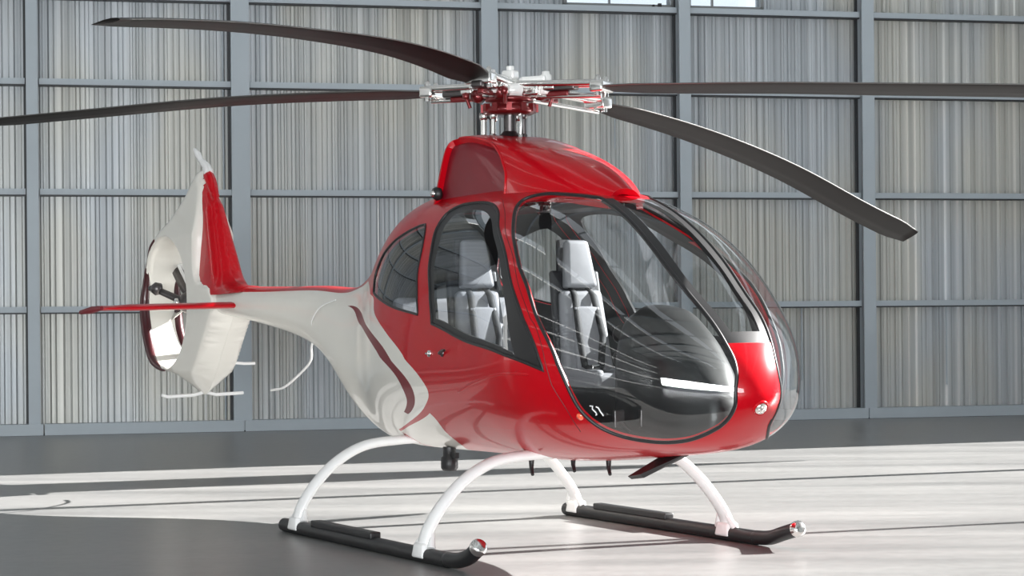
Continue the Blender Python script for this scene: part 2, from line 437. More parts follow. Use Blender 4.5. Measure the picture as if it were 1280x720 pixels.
def pth(*segs, n=8):                            # smooth runs joined at corners -> closed loop
    out = []
    for s_ in segs:
        if len(s_) == 2:
            a, b = np.array(s_[0]), np.array(s_[1]); m_ = max(2, int(np.linalg.norm(b-a)/.12))
            c = [a+(b-a)*i/m_ for i in range(m_+1)]
        else: c = catmull(s_, n)
        out += c[:-1]
    return np.array(out)
def mir(L): return (np.array(L)*np.array([1, -1]))[::-1]
def inside(P, poly):
    x, y = P[:, 0], P[:, 1]; r = np.zeros(len(P), bool); n = len(poly)
    for i in range(n):
        x1, y1 = poly[i]; x2, y2 = poly[(i+1) % n]
        if y1 == y2: continue
        c = ((y1 > y) != (y2 > y)) & (x < (x2-x1)*(y-y1)/(y2-y1)+x1)
        r ^= c
    return r

# ---- outlines on the body surface
ws_post = [B(4.2, .20), B(3.65, .22), B(3.0, .235), B(2.6, .235), B(2.0, .215), B(1.4, .20), D(.83, 31)]
ws_nose = [D(.83, 31), D(.60, 40), D(.46, 60), D(.44, 88), D(.53, 128), D(.78, 147), D(1.0, 152)]
ws_low = [D(1.0, 152), D(1.33, 152), D(1.77, 150), D(2.28, 145), D(2.71, 138), D(2.95, 129), D(3.07, 118), D(3.13, 106), D(3.33, 89), D(3.67, 77),
          D(3.97, 66), D(4.30, 57.5), D(4.69, 46.5), D(5.0, 36), D(5.12, 28), D(4.97, 21), D(4.62, 16), B(4.2, .20)]
WS = pth(ws_post, ws_nose, ws_low)
cg = [B(4.15, .13), B(3.6, .15), B(2.6, .165), B(2.0, .15), B(1.4, .135), B(.95, .11)]
CG = np.concatenate([pth(cg), ]) if False else None
cgs = catmull(cg, 8); CG = np.array(cgs+[p*np.array([1, -1]) for p in cgs[::-1]])
postp = catmull(ws_post, 8); POST = np.array(postp+[p*np.array([1, -1]) for p in postp[::-1]])
nosep = catmull(ws_nose[:6], 8)+[np.array(D(.80, 165)), np.array(D(.80, 179.9))]
NOSE = np.array(nosep+[p*np.array([1, -1]) for p in nosep[::-1]])
DW = pth([D(3.52, 95.5), D(3.80, 81.5), D(3.93, 77), D(4.24, 67), D(4.55, 57), D(5.02, 46), D(5.32, 37), D(5.60, 32.5), D(5.9, 31.3), D(6.22, 32.5), D(6.38, 38), D(6.36, 48), D(6.22, 61), D(6.06, 72), D(5.95, 81)],
         [D(5.95, 81), D(5.17, 86), D(4.23, 90.5), D(3.52, 95.5)])
DWI = pth([D(4.0, 92.0), D(4.10, 86), D(4.20, 79), D(4.38, 69.5), D(4.64, 59.5), D(5.06, 49), D(5.36, 41), D(5.62, 37), D(5.9, 36), D(6.14, 37.5), D(6.22, 41), D(6.22, 48), D(6.12, 61), D(5.97, 72), D(5.87, 79.5)],
          [D(5.87, 79.5), D(5.17, 84.0), D(4.4, 88.0), D(4.0, 90.3)])
RW = pth([D(6.70, 41.5), D(6.52, 52), D(6.44, 63), D(6.34, 72), D(6.28, 78)],
         [D(6.28, 78), D(6.8, 75.5), D(7.24, 73), D(7.70, 70.2), D(7.84, 68), D(7.93, 61), D(7.80, 53), D(7.47, 47.5), D(7.13, 44), D(6.85, 41.8), D(6.70, 41.5)])
DR = pth([D(5.56, 128), D(5.61, 119), D(5.64, 98), D(5.80, 88), D(6.07, 80), D(6.18, 72), D(6.34, 61), D(6.48, 48), D(6.53, 38), D(6.42, 31), D(6.15, 28), D(5.6, 28), D(5.30, 34), D(4.88, 46), D(4.42, 56.5), D(4.12, 66.5), D(3.80, 77), D(3.66, 81), D(3.45, 97), D(3.39, 106), D(3.34, 124), D(3.40, 133)],
         [D(3.40, 133), D(4.4, 131.5), D(5.56, 128)])
wr = catmull([D(8.06, 69), D(7.78, 71.5), D(7.61, 77), D(7.07, 83), D(6.54, 90), D(6.20, 100), D(6.12, 108), D(6.33, 117), D(6.88, 129), D(7.6, 139.5)], 8)
up = catmull([D(13.6, 56), D(12.45, 47), D(11.5, 38), D(10.6, 33), D(9.84, 33), D(9.2, 43), D(8.6, 57), D(8.06, 69)], 8)
half = up[:-1]+wr+[np.array(D(7.7, 150)), np.array(D(7.7, 165)), np.array(D(7.7, 179.9))]
WHITE = np.array(half+[p*np.array([1, -1]) for p in half[::-1]]+[np.array(D(15, a)) for a in (-56, -100, -140, 180, 140, 100, 56)])
WEDGE = np.array(catmull([D(7.60, 141.5), D(6.95, 132.5), D(6.28, 121)], 6)[:-1]+catmull([D(6.28, 121), D(6.29, 140), D(6.6, 164), D(6.75, 179.9)], 6)+[np.array(D(7.6, 179.9)), np.array(D(7.6, 160))])
STR = np.array(catmull([D(9.53, 59.5), D(8.9, 71), D(8.32, 79.5), D(7.19, 87), D(6.69, 94.5), D(6.45, 104.5), D(6.48, 113.5), D(6.67, 120.5), D(6.80, 123)], 6)+catmull([D(6.88, 121.5), D(6.66, 113.5), D(6.66, 106), D(6.90, 95), D(7.41, 88.8), D(8.64, 81), D(9.1, 74), D(9.69, 58.5)], 6))

def densify(L, d=.10):
    out = []
    for i in range(len(L)):
        a, b = L[i], L[(i+1) % len(L)]; m_ = max(1, int(np.linalg.norm(b-a)/d))
        for j in range(m_): out.append(a+(b-a)*j/m_)
    return np.array(out)
def cdt(loops, grid, tol):
    pts = []; edges = []
    for L in loops:
        n0 = len(pts); pts += [tuple(p) for p in L]; n = len(L)
        edges += [(n0+i, n0+(i+1) % n) for i in range(n)]
    LP = np.array(pts); keep = []
    for g in grid:
        if np.min((LP[:, 0]-g[0])**2+(LP[:, 1]-g[1])**2) > tol(g)**2: keep.append(tuple(g))
    allp = [Vector(p) for p in pts+keep]
    r = geometry.delaunay_2d_cdt(allp, edges, [], 0, 1e-6)
    V = np.array([tuple(v) for v in r[0]]); T = np.array([tuple(f) for f in r[2]])
    return V, T
OUT = np.array([D(13, a) for a in np.arange(0, 360, 3.0)])
loops = [OUT, WS, mir(WS), CG, NOSE, DW, mir(DW), DWI, mir(DWI), RW, mir(RW), DR, mir(DR), STR, mir(STR), WEDGE, mir(WEDGE)]
wl = [p for p in WHITE if np.hypot(*p) < 13.0]
loops = [densify(L) for L in loops]
# the white field is bounded by a curve open at the tail end
grid = [D(k, a) for k in np.concatenate([np.arange(.08, 1.0, .08), np.arange(1.0, 13.0, .125)]) for a in np.arange(0, 360, 3.75 if k > .5 else 15)]
whp = densify(WHITE); whp = [p for p in whp if np.hypot(*p) < 12.97]
pts_extra = whp
def cdt_body():
    pts = []; edges = []
    for L in loops:
        n0 = len(pts); pts += [tuple(p) for p in L]; n = len(L)
        edges += [(n0+i, n0+(i+1) % n) for i in range(n)]
    n0 = len(pts); pts += [tuple(p) for p in whp]
    edges += [(n0+i, n0+i+1) for i in range(len(whp)-1) if np.linalg.norm(whp[i+1]-whp[i]) < .5]
    LP = np.array(pts); keep = []
    for g in grid:
        k = math.hypot(*g)
        if np.min((LP[:, 0]-g[0])**2+(LP[:, 1]-g[1])**2) > (.04+.008*k if k > .5 else .03)**2: keep.append(tuple(g))
    r = geometry.delaunay_2d_cdt([Vector(p) for p in pts+keep], edges, [], 0, 1e-5)
    return np.array([tuple(v) for v in r[0]]), np.array([tuple(f) for f in r[2]])
BV, BT = cdt_body()
BC = BV[BT].mean(1)
cls = np.full(len(BT), -1)
def claim(mask, c):
    cls[mask & (cls < 0)] = c
names = {}
claim(inside(BC, WS), 0); claim(inside(BC, mir(WS)), 1); claim(inside(BC, CG), 2)
claim(inside(BC, NOSE), 4); claim(inside(BC, POST) & (BC[:, 1] > 0), 3); claim(inside(BC, POST), 5)
claim(inside(BC, DWI), 6); claim(inside(BC, mir(DWI)), 7); claim(inside(BC, DW), 16); claim(inside(BC, mir(DW)), 17); claim(inside(BC, RW), 8); claim(inside(BC, mir(RW)), 9)
claim(inside(BC, DR), 10); claim(inside(BC, mir(DR)), 11)
claim(inside(BC, STR) | inside(BC, mir(STR)), 12)
wed = inside(BC, WEDGE) | inside(BC, mir(WEDGE))
claim(wed, 14); claim(inside(BC, WHITE), 13); claim(np.ones(len(BT), bool), 15)

def shell(name, fn, V, T, thick, mats, parent, mfn=None, inner_mi=0, flip=1, off=0.0, label=None, weld=None):
    used = np.unique(T); remap = -np.ones(len(V), int); remap[used] = np.arange(len(used))
    v2 = V[used]; t = remap[T]; P = fn(v2); N = map_normals(fn, v2, flip=flip)
    # orient the faces along the surface normal
    fnrm = np.cross(P[t[:, 1]]-P[t[:, 0]], P[t[:, 2]]-P[t[:, 0]])
    bad = (fnrm*N[t].sum(1)).sum(1) < 0; t[bad] = t[bad][:, ::-1]
    P = P+N*off; n = len(P); verts = [tuple(p) for p in P]; faces = [tuple(f) for f in t]; nors = [N[i] for f in t for i in f]
    mi = list(mfn(v2[t].mean(1))) if mfn is not None else [0]*len(t)
    if thick > 0:
        Q = P-N*thick; verts += [tuple(p) for p in Q]
        faces += [tuple(n+i for i in f[::-1]) for f in t]; nors += [-N[i] for f in t for i in f[::-1]]
        im = inner_mi(v2[t].mean(1)) if callable(inner_mi) else [inner_mi]*len(t); mi += list(im)
        from collections import Counter
        ec = {}
        for f, m_ in zip(t, mi[:len(t)]):
            for a, b in ((f[0], f[1]), (f[1], f[2]), (f[2], f[0])):
                if (b, a) in ec: del ec[(b, a)]
                else: ec[(a, b)] = m_
        for (a, b), m_ in ec.items():
            base = len(verts); verts += [tuple(P[a]), tuple(P[b]), tuple(Q[b]), tuple(Q[a])]
            faces.append((base+1, base, base+3, base+2)); fnv = np.cross(P[a]-P[b], Q[b]-P[b]); l = np.linalg.norm(fnv); fnv = fnv/(l if l else 1)
            nors += [fnv]*4; mi.append(m_)
    me = bpy.data.meshes.new(name); me.from_pydata(verts, [], faces)
    for m_ in (mats if isinstance(mats, list) else [mats]): me.materials.append(m_)
    me.polygons.foreach_set('material_index', mi); me.polygons.foreach_set('use_smooth', [True]*len(faces))
    me.update()
    if len(nors) == len(me.loops): me.normals_split_custom_set([tuple(x) for x in nors])
    o = bpy.data.objects.new(name, me); COL.objects.link(o); o.parent = parent
    if label: o['label'] = label
    return o
def loop3(L, off=0.0):
    L = np.array(L); return body(L)+map_normals(body, L, flip=FL)*off
# sign of the normal: should point outwards
tst = np.array([[3.0, 3.0]]); nn = map_normals(body, tst)[0]; pp = body(tst)[0]
FL = 1 if nn[2] > 0 else -1

def S(name, c, th, mats, parent=hel, **kw):
    return shell(name, body, BV, BT[np.isin(cls, c)], th, mats, parent, flip=FL, **kw)
fus = S('fuselage_shell', [15], .03, [M['red'], M['liner']], inner_mi=lambda c: ((np.hypot(c[:, 0], c[:, 1]) > 4.6) | (c[:, 0] < 0) | (np.abs(c[:, 1]) < .75*c[:, 0])).astype(int), label='glossy red cabin shell')
tb = S('tail_boom', [12, 13, 14], .03, [M['white'], M['darkred'], M['liner']], mfn=lambda c: (inside(c, STR) | inside(c, mir(STR))).astype(int), inner_mi=2,
       label='cream white tail boom and aft body with a dark red stripe')
nose = S('nose_panel', [4], .03, M['red'], off=.004, label='bright red nose panel between the windshields')
post = S('windshield_post', [3], .03, M['black']); post2 = S('windshield_post', [5], .03, M['black'])
gl_s = S('windshield', [0], 0, M['glass']); gl_p = S('windshield', [1], 0, M['glass']); gl_c = S('windshield', [2], 0, M['glass'])
doors = []
for c, cw, cf, L, Lw in ((10, 6, 16, DR, DW), (11, 7, 17, mir(DR), mir(DW))):
    d = S('cabin_door', [c], .028, [M['red'], M['liner']], off=.003, inner_mi=1)
    g = S('door_window', [cw], 0, M['sideglass'], parent=d)
    S('window_frame', [cf], .02, M['black'], parent=d)
    mb = MB(); mb.tube(loop3(densify(Lw, .15), .0), .013, 6, closed=True); mb.build('window_seal', M['black'], d)
    mb = MB(); mb.tube(loop3(densify(L, .15), -.0015), .004, 5, closed=True); mb.build('door_seal', M['black'], d)
    doors.append(d)
for c, L in ((8, RW), (9, mir(RW))):
    g = S('rear_window', [c], 0, M['sideglass'])
    mb = MB(); mb.tube(loop3(densify(L, .15), .0), .010, 6, closed=True); mb.build('window_seal', M['black'], g)
for g, L in ((gl_s, WS), (gl_p, mir(WS))):
    mb = MB(); mb.tube(loop3(densify(L, .1), -.002), .013, 6, closed=True); mb.build('window_seal', M['black'], g)
# window marking on the lower windshield
mb = MB()
for gl_ in ([(0, 0), (.022, 0), (.008, -.022), (.024, -.045), (.022, -.062), (.010, -.066)], [(.052, 0), (.068, -.006), (.072, -.035), (.078, -.066)]):
    P_ = [];
    for u, v in gl_: P_.append(D(2.86-u*1.9, 112.0-v*95))
    mb.tube(loop3(P_, .004), .0042, 6)
mb.build('window_marking', M['mark'], gl_s)

# headlight in the nose panel, door hardware, static port
hn = map_normals(body, np.array([D(.34, 180)]), flip=FL)[0]; hc = body(np.array([D(.34, 180)]))[0]
mb = MB(); mb.lathe(hc-hn*.01, hn, [(.055, 0), (.055, .018), (.047, .026), (.042, .016), (.0, .010)])
ll = mb.build('landing_light', M['red'], nose)
mb = MB(); mb.lathe(hc, hn, [(.042, .008), (.036, .02), (.0, .028)]); 
for i in range(6):
    a = hn.copy(); t1 = Vector(hn).orthogonal().normalized(); t2 = Vector(hn).cross(t1)
    cpt = Vector(hc)+Vector(hn)*.024+(t1*math.cos(i*PI/3)+t2*math.sin(i*PI/3))*.022; mb.lathe(cpt, hn, [(.009, -.004), (.007, .004), (0, .006)], 8)
mb.build('lamp_lens', M['lamp'], ll)
for sgn, d in ((1, doors[0]), (-1, doors[1])):
    p = Vector(body(np.array([D(5.68, sgn*89)]))[0]); n_ = Vector(map_normals(body, np.array([D(5.68, sgn*89)]), flip=FL)[0])
    mb = MB(); mb.lathe(p, n_, [(.028, 0), (.026, .012), (.012, .014), (.012, .03), (0, .032)]); mb.tube([p+n_*.028, p+n_*.034+Vector((.04, 0, .012)), p+n_*.03+Vector((.085, 0, .02))], .010, 8)
    mb.build('door_handle', M['steel'], d)
    p = Vector(body(np.array([D(5.99, sgn*89)]))[0]); n_ = Vector(map_normals(body, np.array([D(5.99, sgn*89)]), flip=FL)[0])
    mb = MB(); mb.lathe(p, n_, [(.026, 0), (.022, .012), (0, .018)], 16); mb.box(p+n_*.014+Vector((-.01, 0, 0)), (.035, .012, .012)); mb.build('door_latch', M['chrome'], hel)
    p = Vector(body(np.array([D(3.16, sgn*121)]))[0]); n_ = Vector(map_normals(body, np.array([D(3.16, sgn*121)]), flip=FL)[0])
    mb = MB(); mb.lathe(p, n_, [(.026, 0), (.022, .010), (0, .016)], 16); mb.build('marker_lamp', M['amber'], hel)
# raised door strake on each side (faint ridge)
for sgn in (1, -1):
    L = catmull([D(5.45, sgn*107), D(5.0, sgn*102), D(4.4, sgn*99), D(3.75, sgn*98.5)], 8)
    mb = MB(); mb.tube(loop3(L, -.004), [.003]+[.012]*(len(L)-2)+[.003], 8); mb.build('door_strake', M['red'], doors[0] if sgn > 0 else doors[1])

# ---- mast cowling on the roof
HT = np.array([(-.36, 2.99, .375, 10.), (0, 3.0, .40, 8.0), (.36, 2.965, .41, 5.6), (.75, 2.885, .40, 3.6), (1.12, 2.79, .37, 2.7), (1.35, 2.71, .32, 2.5), (1.55, 2.62, .26, 2.3), (1.76, 2.51, .14, 2.2)])
hz, hw, hx = (nspline(HT[:, 0], HT[:, j]) for j in (1, 2, 3))
def Z0f(a): return np.interp(a, [-.36, 1.2, 1.5, 1.76], [2.435, 2.445, 2.42, 2.37])
def hump(uv):
    uv = np.atleast_2d(uv); a = uv[:, 0]; th = uv[:, 1]; e = hx(a)
    rr = (abs(np.sin(th))**e+abs(np.cos(th))**e)**(-1/e); S_ = rr*np.sin(th); C_ = rr*np.maximum(np.cos(th), 0)
    Z0 = Z0f(a); z = Z0+(hz(a)-Z0)*C_; b = np.maximum(hw(a), .01)*S_
    sh = np.clip(1-(a+.36)/.7, 0, 1); aa = a+sh*.21*(z-2.56)/.45
    return np.stack([aa, -b, z], 1)
def th_of(a, z):
    Z0 = float(Z0f(a))
    c = min(1, max(0, (z-Z0)/(float(hz(a))-Z0))); e = float(hx(a)); return math.atan2((1-c**e)**(1/e), c)
arch = [(-.33, 2.54), (-.335, 2.975), (.14, 2.97), (.42, 2.92), (.60, 2.84), (.72, 2.74), (.79, 2.62), (.76, 2.54), (.30, 2.50)]
AR = np.array([np.array([a, th_of(a, z) if z > 2.6 else 1.68]) for a, z in arch])
AR = np.array(catmull(AR[:2], 4)[:-1]+catmull(AR[1:8], 6)[:-1]+catmull(AR[7:], 6)+[AR[0]*.5+AR[-1]*.5])
PTH = np.linspace(-PI/2, PI/2, 61)
hg = [(a, t) for a in np.arange(-.36, 1.761, .05) for t in PTH]
HB = np.array([(a, -PI/2) for a in np.arange(-.36, 1.76, .05)]+[(1.76, t) for t in np.linspace(-PI/2, PI/2, 49)[:-1]]+[(a, PI/2) for a in np.arange(1.76, -.36, -.05)]+[(-.36, t) for t in np.linspace(PI/2, -PI/2, 49)[:-1]])
HV, HTr = cdt([HB, densify(AR, .04), densify(mir(AR), .04)], [g for g in hg if -.34 < g[0] < 1.74 and abs(g[1]) < 1.55], lambda g: .012)
hc_ = HV[HTr].mean(1); ins = inside(hc_, AR); inp = inside(hc_, mir(AR)); okk = inside(hc_, HB)
tn = map_normals(hump, np.array([[.5, 0.01]]))[0]; HF = 1 if tn[2] > 0 else -1
cow = shell('mast_cowling', hump, HV, HTr[okk & ~ins & ~inp], .045, M['red'], hel, flip=HF, label='red humped cowling around the rotor mast')
for msk in (ins, inp):
    shell('side_panel', hump, HV, HTr[okk & msk], .01, M['darkred'], cow, flip=HF, off=-.045, label='burgundy recessed panel on the side of the cowling')
for sg in (1, -1):
    mb = MB(); mb.tube(hump(np.array([p*np.array([1, sg]) for p in AR[6:] if p[1] < 1.56 and p[0] > -.30])), .010, 6); mb.build('panel_lip', M['red'], cow)
# rear closing plate of the cowling
rp = hump(np.array([(-.345, t) for t in np.linspace(-PI/2, PI/2, 41)])); mb = MB()
mb.add([tuple(p) for p in rp], [tuple(range(41))]); mb.build('rear_panel', M['darkred'], cow)
mb = MB(); q = Vector((-.33, -.37, 2.585)); mb.lathe(q, (0, -1, 0), [(.0, -.02), (.05, -.02), (.055, .0), (.04, .03), (0, .045)], 20); mb.lathe(q+Vector((0, -.03, 0)), (0, -1, 0), [(.028, 0), (.02, .02), (0, .03)], 16, mi=1)
mb.build('tie_down_ring', [M['black'], M['chrome']], hel)

# ---- vertical fin and fan shroud
FANC = (-6.93, 1.82); FR = .70
out_w = [(-6.25, 3.10), (-6.33, 3.16), (-6.45, 3.14), (-6.62, 2.96), (-6.72, 2.87), (-6.88, 2.74), (-7.12, 2.62), (-7.38, 2.43), (-7.58, 2.16), (-7.665, 1.84), (-7.61, 1.54), (-7.44, 1.28),
         (-7.20, 1.115), (-6.95, 1.065), (-6.72, 1.04), (-6.42, .89), (-6.25, .89), (-6.08, 1.02), (-5.80, 1.34), (-5.52, 1.66), (-5.45, 1.80), (-5.62, 1.98), (-5.95, 2.06), (-6.0, 2.3), (-6.02, 2.66), (-6.16, 3.02)]
OW = np.array(catmull(out_w+[out_w[0]], 5)[:-1])
circ = np.array([(FANC[0]+FR*math.cos(a), FANC[1]+FR*math.sin(a)) for a in np.linspace(0, 2*PI, 96, endpoint=False)])
def seg_d(P, L):
    d = np.full(len(P), 9.0)
    for i in range(len(L)):
        a, b = L[i], L[(i+1) % len(L)]; ab = b-a; t = np.clip(((P-a)@ab)/(ab@ab+1e-12), 0, 1); d = np.minimum(d, np.linalg.norm(P-(a+t[:, None]*ab), axis=1))
    return d
def thick(P):
    d = seg_d(P, OW)
    tm = np.interp(P[:, 1], [.88, 1.1, 2.5, 2.9, 3.2], [.05, .22, .22, .11, .05])
    Rr = np.interp(P[:, 1], [.88, 1.2, 2.5, 3.2], [.20, .055, .055, .12])
    return tm*np.sqrt(np.clip(1-(1-np.clip(d/Rr, 0, 1))**2, 0, 1))
gx = [(x, z) for x in np.arange(-7.7, -5.4, .035) for z in np.arange(.86, 3.2, .035)]
gx = [g for g in gx if (g[0]-FANC[0])**2+(g[1]-FANC[1])**2 > (FR+.015)**2]
ring2 = []
SV, ST = cdt([OW, circ], gx, lambda g: .014)
sc = SV[ST].mean(1); okm = inside(sc, OW) & ~inside(sc, circ)
ST = ST[okm]
def two_sided(name, V, T, tf, mats, mfn, parent, label=None, cylhole=None):
    used = np.unique(T); rm = -np.ones(len(V), int); rm[used] = np.arange(len(used)); V = V[used]; T = rm[T]
    th = tf(V); n = len(V)
    vs = [(v[0], -t, v[1]) for v, t in zip(V, th)]+[(v[0], t, v[1]) for v, t in zip(V, th)]
    mb = MB(); fs = []; c = V[T].mean(1); m_ = mfn(c)
    for f in T:
        a = V[f]; ar = (a[1][0]-a[0][0])*(a[2][1]-a[0][1])-(a[2][0]-a[0][0])*(a[1][1]-a[0][1])
        f = tuple(f) if ar > 0 else tuple(f)[::-1]
        fs.append(f)
    mb.add(vs, fs+[tuple(i+n for i in f[::-1]) for f in fs], 0, True); mb.mi = list(m_)+list(m_)
    o = mb.build(name, mats, parent, label=label)
    return o
fin = two_sided('fan_shroud', SV, ST, thick, [M['white'], M['lip']], lambda c: ((c[:, 0] < FANC[0]-.1) & (np.hypot(c[:, 0]-FANC[0], c[:, 1]-FANC[1]) < FR+.03) & (c[:, 1] < 2.45)).astype(int), hel, 'cream white fin body with the round tail fan opening')
tl = thick(circ)
mb = MB(); n = len(circ); prof = []
rows = []
for j, f in enumerate((-1, -.97, -.9, -.6, 0, .6, .9, .97, 1)):
    rr_ = FR-(.0 if abs(f) == 1 else .012 if abs(f) > .95 else .02)
    rows.append([(FANC[0]+rr_*math.cos(a), f*tl[i], FANC[1]+rr_*math.sin(a)) for i, a in enumerate(np.linspace(0, 2*PI, 96, endpoint=False))])
vs = [v for r in rows for v in r]; fs = [(j*n+i, (j+1)*n+i, (j+1)*n+(i+1) % n, j*n+(i+1) % n) for j in range(len(rows)-1) for i in range(n)]
mb.add(vs, fs, 0, True); mb.build('fan_duct', M['white'], fin)
# dark red lip along the rear of the opening, both sides
for sg in (-1, 1):
    mb = MB(); L = []; R_ = []
    for a in np.linspace(math.radians(112), math.radians(262), 40):
        pt = np.array([[FANC[0]+(FR+.012)*math.cos(a), FANC[1]+(FR+.012)*math.sin(a)]]); L.append((pt[0][0], sg*(float(thick(pt)[0])+.002), pt[0][1])); R_.append(.014+(.045*max(0.0, math.sin((a-math.radians(140))/math.radians(122)*PI))**.7 if a > math.radians(140) else 0))
    mb.tube(L, R_, 8); mb.build('duct_lip', M['lip'], fin, label='dark red lip of the fan opening')
# fan
fh = MB(); fh.lathe((FANC[0], 0, FANC[1]), (0, -1, 0), [(.0, .06), (.05, .05), (.09, .02), (.12, -.04), (.12, -.18), (.10, -.2), (0, -.21)])
fh.lathe((FANC[0], 0, FANC[1]), (0, -1, 0), [(0, .055), (.05, .055), (.045, .10), (0, .11)], mi=1)
fanhub = fh.build('fan_hub', [M['steel'], M['chrome']], fin)
for i in range(8):
    a = 2*PI*i/8+.2; mb = MB()
    d = Vector((math.cos(a), 0, math.sin(a))); s_ = Vector((0, 1, 0)).cross(d)
    vs = []
    for r_, w_, tw in ((.12, .05, .9), (.3, .065, .75), (.5, .07, .6), (.67, .065, .5)):
        ch = s_*math.cos(tw)+Vector((0, 1, 0))*math.sin(tw); nr = d.cross(ch)
        for u, t in ((-1, 0), (-.3, .012), (1, .002), (-.3, -.008)): vs.append(Vector((FANC[0], .12, FANC[1]))+d*r_+ch*u*w_+nr*t)
    fs = [(i_*4+k, i_*4+(k+1) % 4, i_*4+4+(k+1) % 4, i_*4+4+k) for i_ in range(3) for k in range(4)]+[(3, 2, 1, 0), (12, 13, 14, 15)]
    mb.add(vs, fs, 0, True); mb.build('fan_blade', M['steel'] if i % 2 else M['chrome'], fin)
for a in (.35, 2.5, 4.6):
    mb = MB(); d = Vector((math.cos(a), 0, math.sin(a))); c0 = Vector((FANC[0], .17, FANC[1])); mb.tube([c0+d*.1, c0+d*.69], .022, 10, flat=(1, 2.0, (0, 0, 1) if abs(d.z) < .9 else (1, 0, 0)))
    mb.build('stator_arm', M['white_metal'], fin)
# forward stay seen across the opening
mb = MB(); mb.tube([(FANC[0], -.02, FANC[1]+.02), (FANC[0]-.25, -.20, FANC[1]+.14), (-7.45, -.18, 1.98)], [.04, .035, .03], 10); mb.lathe((FANC[0]-.25, -.22, FANC[1]+.15), (0, -1, 0), [(0, -.06), (.06, -.06), (.07, 0), (.04, .04), (0, .05)], 16)
mb.build('fan_gearbox', [M['steel']], fin)
# red leading fin
rf = [(-6.27, 3.12), (-6.18, 3.16), (-6.08, 3.12), (-5.98, 2.95), (-5.81, 2.62), (-5.65, 2.32), (-5.53, 2.10), (-5.36, 1.995), (-4.9, 1.96), (-4.9, 1.90), (-5.4, 1.885), (-6.02, 1.885), (-6.03, 2.2), (-6.02, 2.62), (-6.17, 2.98)]
RFp = np.array(catmull(rf[:9], 5)[:-1]+[np.array(p) for p in rf[8:12]]+catmull(rf[12:], 5)[:-1])
RFp = densify(RFp, .05)
RV, RT = cdt([RFp], [(x, z) for x in np.arange(-6.3, -4.9, .03) for z in np.arange(1.9, 3.16, .03)], lambda g: .013)
RT = RT[inside(RV[RT].mean(1), RFp)]
def rthick(P):
    d = seg_d(P, RFp[RFp[:, 0] > -99]); fr = np.clip((P[:, 0]+6.35)/.25, 0, 1)
    # thick where it joins the shroud, rounded along its leading edge
    dl = seg_d(P, np.array(catmull(rf[:9], 5)))
    tm = np.interp(P[:, 1], [1.9, 2.05, 3.16], [.215, .17, .07])
    return tm*np.sqrt(np.clip(1-(1-np.clip(dl/.16, 0, 1))**2, 0, 1))
redfin = two_sided('fin_leading_edge', RV, RT, rthick, [M['red']], lambda c: np.zeros(len(c), int), hel, 'bright red leading edge of the tail fin')
# closing rim of the red fin
mb = MB(); tr_ = rthick(RFp); nf = len(RFp)
mb.add([(p[0], -t, p[1]) for p, t in zip(RFp, tr_)]+[(p[0], t, p[1]) for p, t in zip(RFp, tr_)], [(i, i+nf, (i+1) % nf+nf, (i+1) % nf) for i in range(nf)], 0, False)
mb.build('fin_seam', M['darkred'], redfin)
# fin tip lamp and blade aerial
mb = MB(); mb.tube([(-6.15, 0, 3.12), (-6.22, 0, 3.20), (-6.36, 0, 3.27)], [.05, .045, .03], 10); mb.tube([(-6.34, 0, 3.24), (-6.46, 0, 3.34), (-6.56, 0, 3.40)], [.025, .035, .02], 8); mb.build('fin_tip_lamp', M['white_metal'], hel)
# horizontal stabiliser
def wing(name, p0, p1, c0, c1, t, mat, parent, label=None, n=14):
    mb = MB(); vs = []; prof = [(0, 0), (.03, .35), (.12, .75), (.3, 1), (.6, .75), (1, .08), (1, -.08), (.6, -.5), (.3, -.7), (.12, -.6), (.03, -.3)]
    for i in range(n+1):
        f = i/n; p = Vector(p0).lerp(Vector(p1), f); c = c0+(c1-c0)*f; ee = 1 if .06 < f < .94 else .75
        for (x, z) in prof: vs.append(p+Vector((c*(.5-x)*(1 if ee == 1 else .85), 0, z*t*ee)))
    m_ = len(prof); fs = [(i*m_+k, i*m_+(k+1) % m_, (i+1)*m_+(k+1) % m_, (i+1)*m_+k) for i in range(n) for k in range(m_)]+[tuple(range(m_)), tuple(range(n*m_+m_-1, n*m_-1, -1))]
    mb.add(vs, fs, 0, True); return mb.build(name, mat, parent, label=label)
wing('horizontal_stabilizer', (-5.15, -1.52, 1.75), (-5.15, 1.52, 1.80), .42, .42, .038, M['red'], hel, 'thin red horizontal stabilizer across the tail boom', 20)
for sy in (-1.52, 1.52):
    mb = MB(); mb.tube([(-4.95, sy, 1.755), (-5.15, sy*1.02, 1.74), (-5.45, sy*1.03, 1.72)], [.02, .035, .02], 8); mb.build('stabilizer_tip', M['darkred'], hel)
# tail bumper
mb = MB(); mb.tube([(-6.33, -.46, .88), (-6.33, -.40, .86), (-6.33, -.12, .87), (-6.33, 0, .90), (-6.33, .12, .87), (-6.33, .42, .88)], .018, 10); mb.build('tail_bumper', M['white_metal'], hel)
mb = MB(); mb.tube([(-6.0, .02, 1.22), (-6.0, .30, 1.19), (-6.0, .42, 1.19)], .016, 10); mb.build('tail_strut', M['white_metal'], hel)
# whip aerial under the boom
mb = MB(); mb.tube(catmull([(-3.25, -.12, 1.50), (-3.45, -.06, 1.38), (-3.62, 0, 1.25), (-3.95, 0, 1.10), (-4.25, 0, 1.0), (-4.55, 0, .965)], 6), .011, 8); mb.build('whip_antenna', M['white_metal'], hel)
mb = MB(); mb.tube(catmull([(-3.25, -.12, 1.50), (-3.0, -.25, 1.62), (-2.75, -.28, 1.74), (-2.45, -.27, 1.80)], 6), .006, 6); mb.build('antenna_cable', M['white_metal'], hel)

